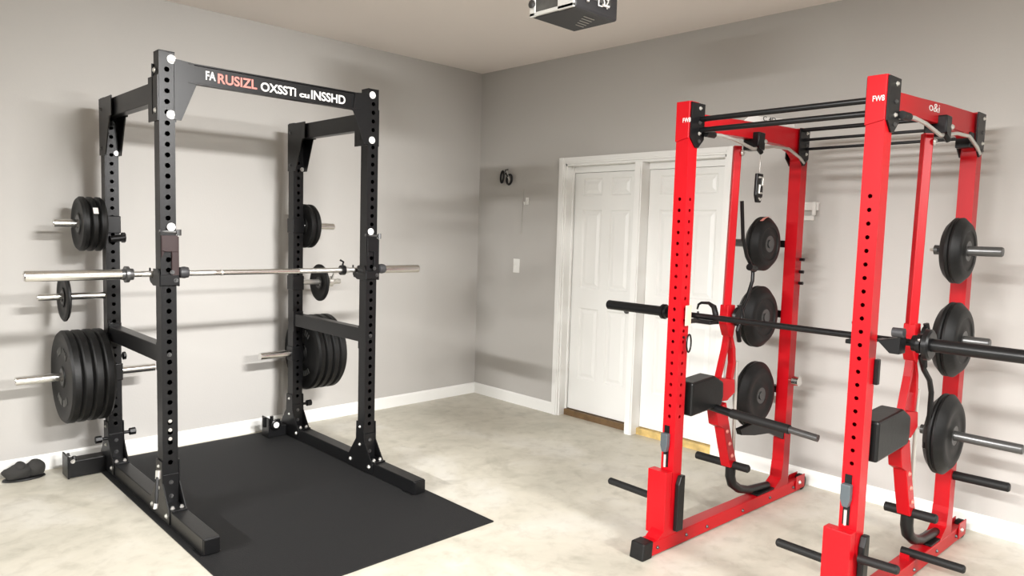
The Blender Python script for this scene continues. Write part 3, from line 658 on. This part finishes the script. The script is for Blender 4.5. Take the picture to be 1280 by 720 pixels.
# black barbell
e = empty('barbell', wr((.066, .405, 1.130))); e.rotation_euler = (0, 0, RYAW); tag(e, 'long black barbell without plates lying across the red rack', 'barbell')
MB().tube([(0, -.575, 0), (0, .575, 0)], .0135, 20).build('shaft', M['satin'], e)
for (y0, y1) in ((.575, .945), (-.575, -1.0)):
    d = 1 if y1 > 0 else -1
    MB().tube([(0, y0, 0), (0, y1 - d * .006, 0), (0, y1, 0)], [.0245, .0245, .019], 24).build('sleeve', M['satin'], e)
    MB().lathe([(y0 - d * .02, .014), (y0 - d * .018, .030), (y0 - d * .003, .031), (y0, .037), (y0 + d * .014, .037), (y0 + d * .016, .026)], (0, 0, 0), 'y', 28).build('sleeve_collar', M['satin'], e)
e = empty('barbell_collar', wr((.066, -.20, 1.130))); e.rotation_euler = (0, 0, RYAW); tag(e, 'round black clamp collar on the right sleeve of the black barbell', 'barbell collar')
MB().lathe([(-.018, .0252), (-.018, .050), (-.012, .058), (.004, .058), (.008, .05), (.008, .0252)], (0, 0, 0), 'y', 28, closed=True).build('collar_body', M['satin'], e)
bolt('bolt', (-.05, .008, .02), (0, 1, 0), .006, M['steel'], e)
e = empty('safety_spotter', wr((.0, -.062, 1.13))); e.rotation_euler = (0, 0, RYAW); tag(e, 'black wedge-shaped spotter arm clamped beside the front right post of the red rack', 'spotter arm')
MB().prism([(-.05, .0, .012), (-.05, -.05, -.035), (-.05, -.085, -.035), (-.05, -.085, .03), (-.05, -.02, .012)], (.06, 0, 0)).build('wedge', M['satin'], e, .003)
MB().tube([(-.04, -.055, .045), (-.04, -.095, .045)], .018, 14).build('roller', M['darkplastic'], e)

# weight plates on the red rack
gr_ = 'plates on the red rack'
for sideword, y, sg in (('right', 0, -1), ('left', RW, 1)):
    for lev, z, D, t in (('top', 1.475, .298, .043), ('middle', 1.07, .342, .049), ('bottom', .630, .372, .045)):
        for i in range(2):
            yc = y + sg * (.008 + t / 2 + i * (t + .001))
            p = plate('%s black plate on the %s peg, %s back post of red rack' % (('inner', 'outer')[i], lev, sideword), gr_, wr((PA, yc, z - .001)), 'y', D, t, hole=.0235, style='taper', outer=sg * (1 if i else -1))
            p.rotation_euler = (0, 0, RYAW)
            if sideword == 'left' and lev == 'top' and i == 0:
                R = D / 2 + .0008; vs = []
                for yy in (-.019, .0):
                    for wv in (-.15, .1, .35, .6): vs.append((-R * math.sin(wv), yy, R * math.cos(wv)))
                MB().add(vs, [(q, q + 1, q + 5, q + 4) for q in range(3)]).build('red_patch', M['decalpink'], p)  # pinkish patch on the rim of the plate

# ------------------------------------------------------------------ lights of the room (unseen shop lights behind the photographer, plus an added floor fill)
def area(name, loc, rot, sx, sy, power, col, spread=173):
    l = bpy.data.lights.new(name, 'AREA'); l.shape = 'RECTANGLE'; l.size = sx; l.size_y = sy; l.energy = power; l.color = col; l.spread = math.radians(spread)
    o = bpy.data.objects.new(name, l); COL.objects.link(o); o.location = loc; o.rotation_euler = rot; return o
T_ = math.radians
area('shop_or_fill_light', (-2.5, -5.2, 2.84), (T_(66), 0, 0), 1.2, .14, 42, (1, .985, .965), 62)
area('shop_or_fill_light', (-2.4, -9.6, 2.80), (T_(67), 0, 0), 1.2, .14, 50, (1, .985, .965), 58)
area('shop_or_fill_light', (-5.6, -4.9, 2.60), (T_(66), 0, T_(-90)), 2.6, .14, 37, (1, .985, .965), 60)
area('shop_or_fill_light', (-8.5, -2.9, 2.62), (T_(67), 0, T_(-90)), 4.2, .14, 82, (1, .985, .965), 56)
area('shop_or_fill_light', (-4.2, -5.6, 2.84), (0, 0, 0), 1.2, .6, 62, (1, .985, .965), 160)  # fill added to light the floor near the camera
w = bpy.data.worlds.new('world'); SC.world = w; w.use_nodes = True
w.node_tree.nodes['Background'].inputs[0].default_value = (.9, .93, 1, 1); w.node_tree.nodes['Background'].inputs[1].default_value = .3

# ------------------------------------------------------------------ camera
F_, YAW, PITCH, ROLL = 893.17, .79966531, .08026613, .02899879
cy, sy_, cp, sp = math.cos(YAW), math.sin(YAW), math.cos(PITCH), math.sin(PITCH)
f = Vector((cy * cp, sy_ * cp, -sp)); rt = Vector((sy_, -cy, 0)); u = rt.cross(f)
c_, s_ = math.cos(ROLL), math.sin(ROLL); X = c_ * rt + s_ * u; Yv = -s_ * rt + c_ * u
cam = bpy.data.cameras.new('camera'); co = bpy.data.objects.new('camera', cam); COL.objects.link(co)
cam.sensor_width = 36; cam.sensor_fit = 'HORIZONTAL'; cam.lens = F_ / 1280 * 36; cam.clip_start = .05
co.matrix_world = Matrix(((X.x, Yv.x, -f.x, -4.33212), (X.y, Yv.y, -f.y, -4.919317), (X.z, Yv.z, -f.z, 1.507288), (0, 0, 0, 1)))
SC.camera = co
vs = SC.view_settings; vs.view_transform = 'Standard'; vs.look = 'None'; vs.exposure = .09; vs.gamma = 1; vs.use_curve_mapping = False
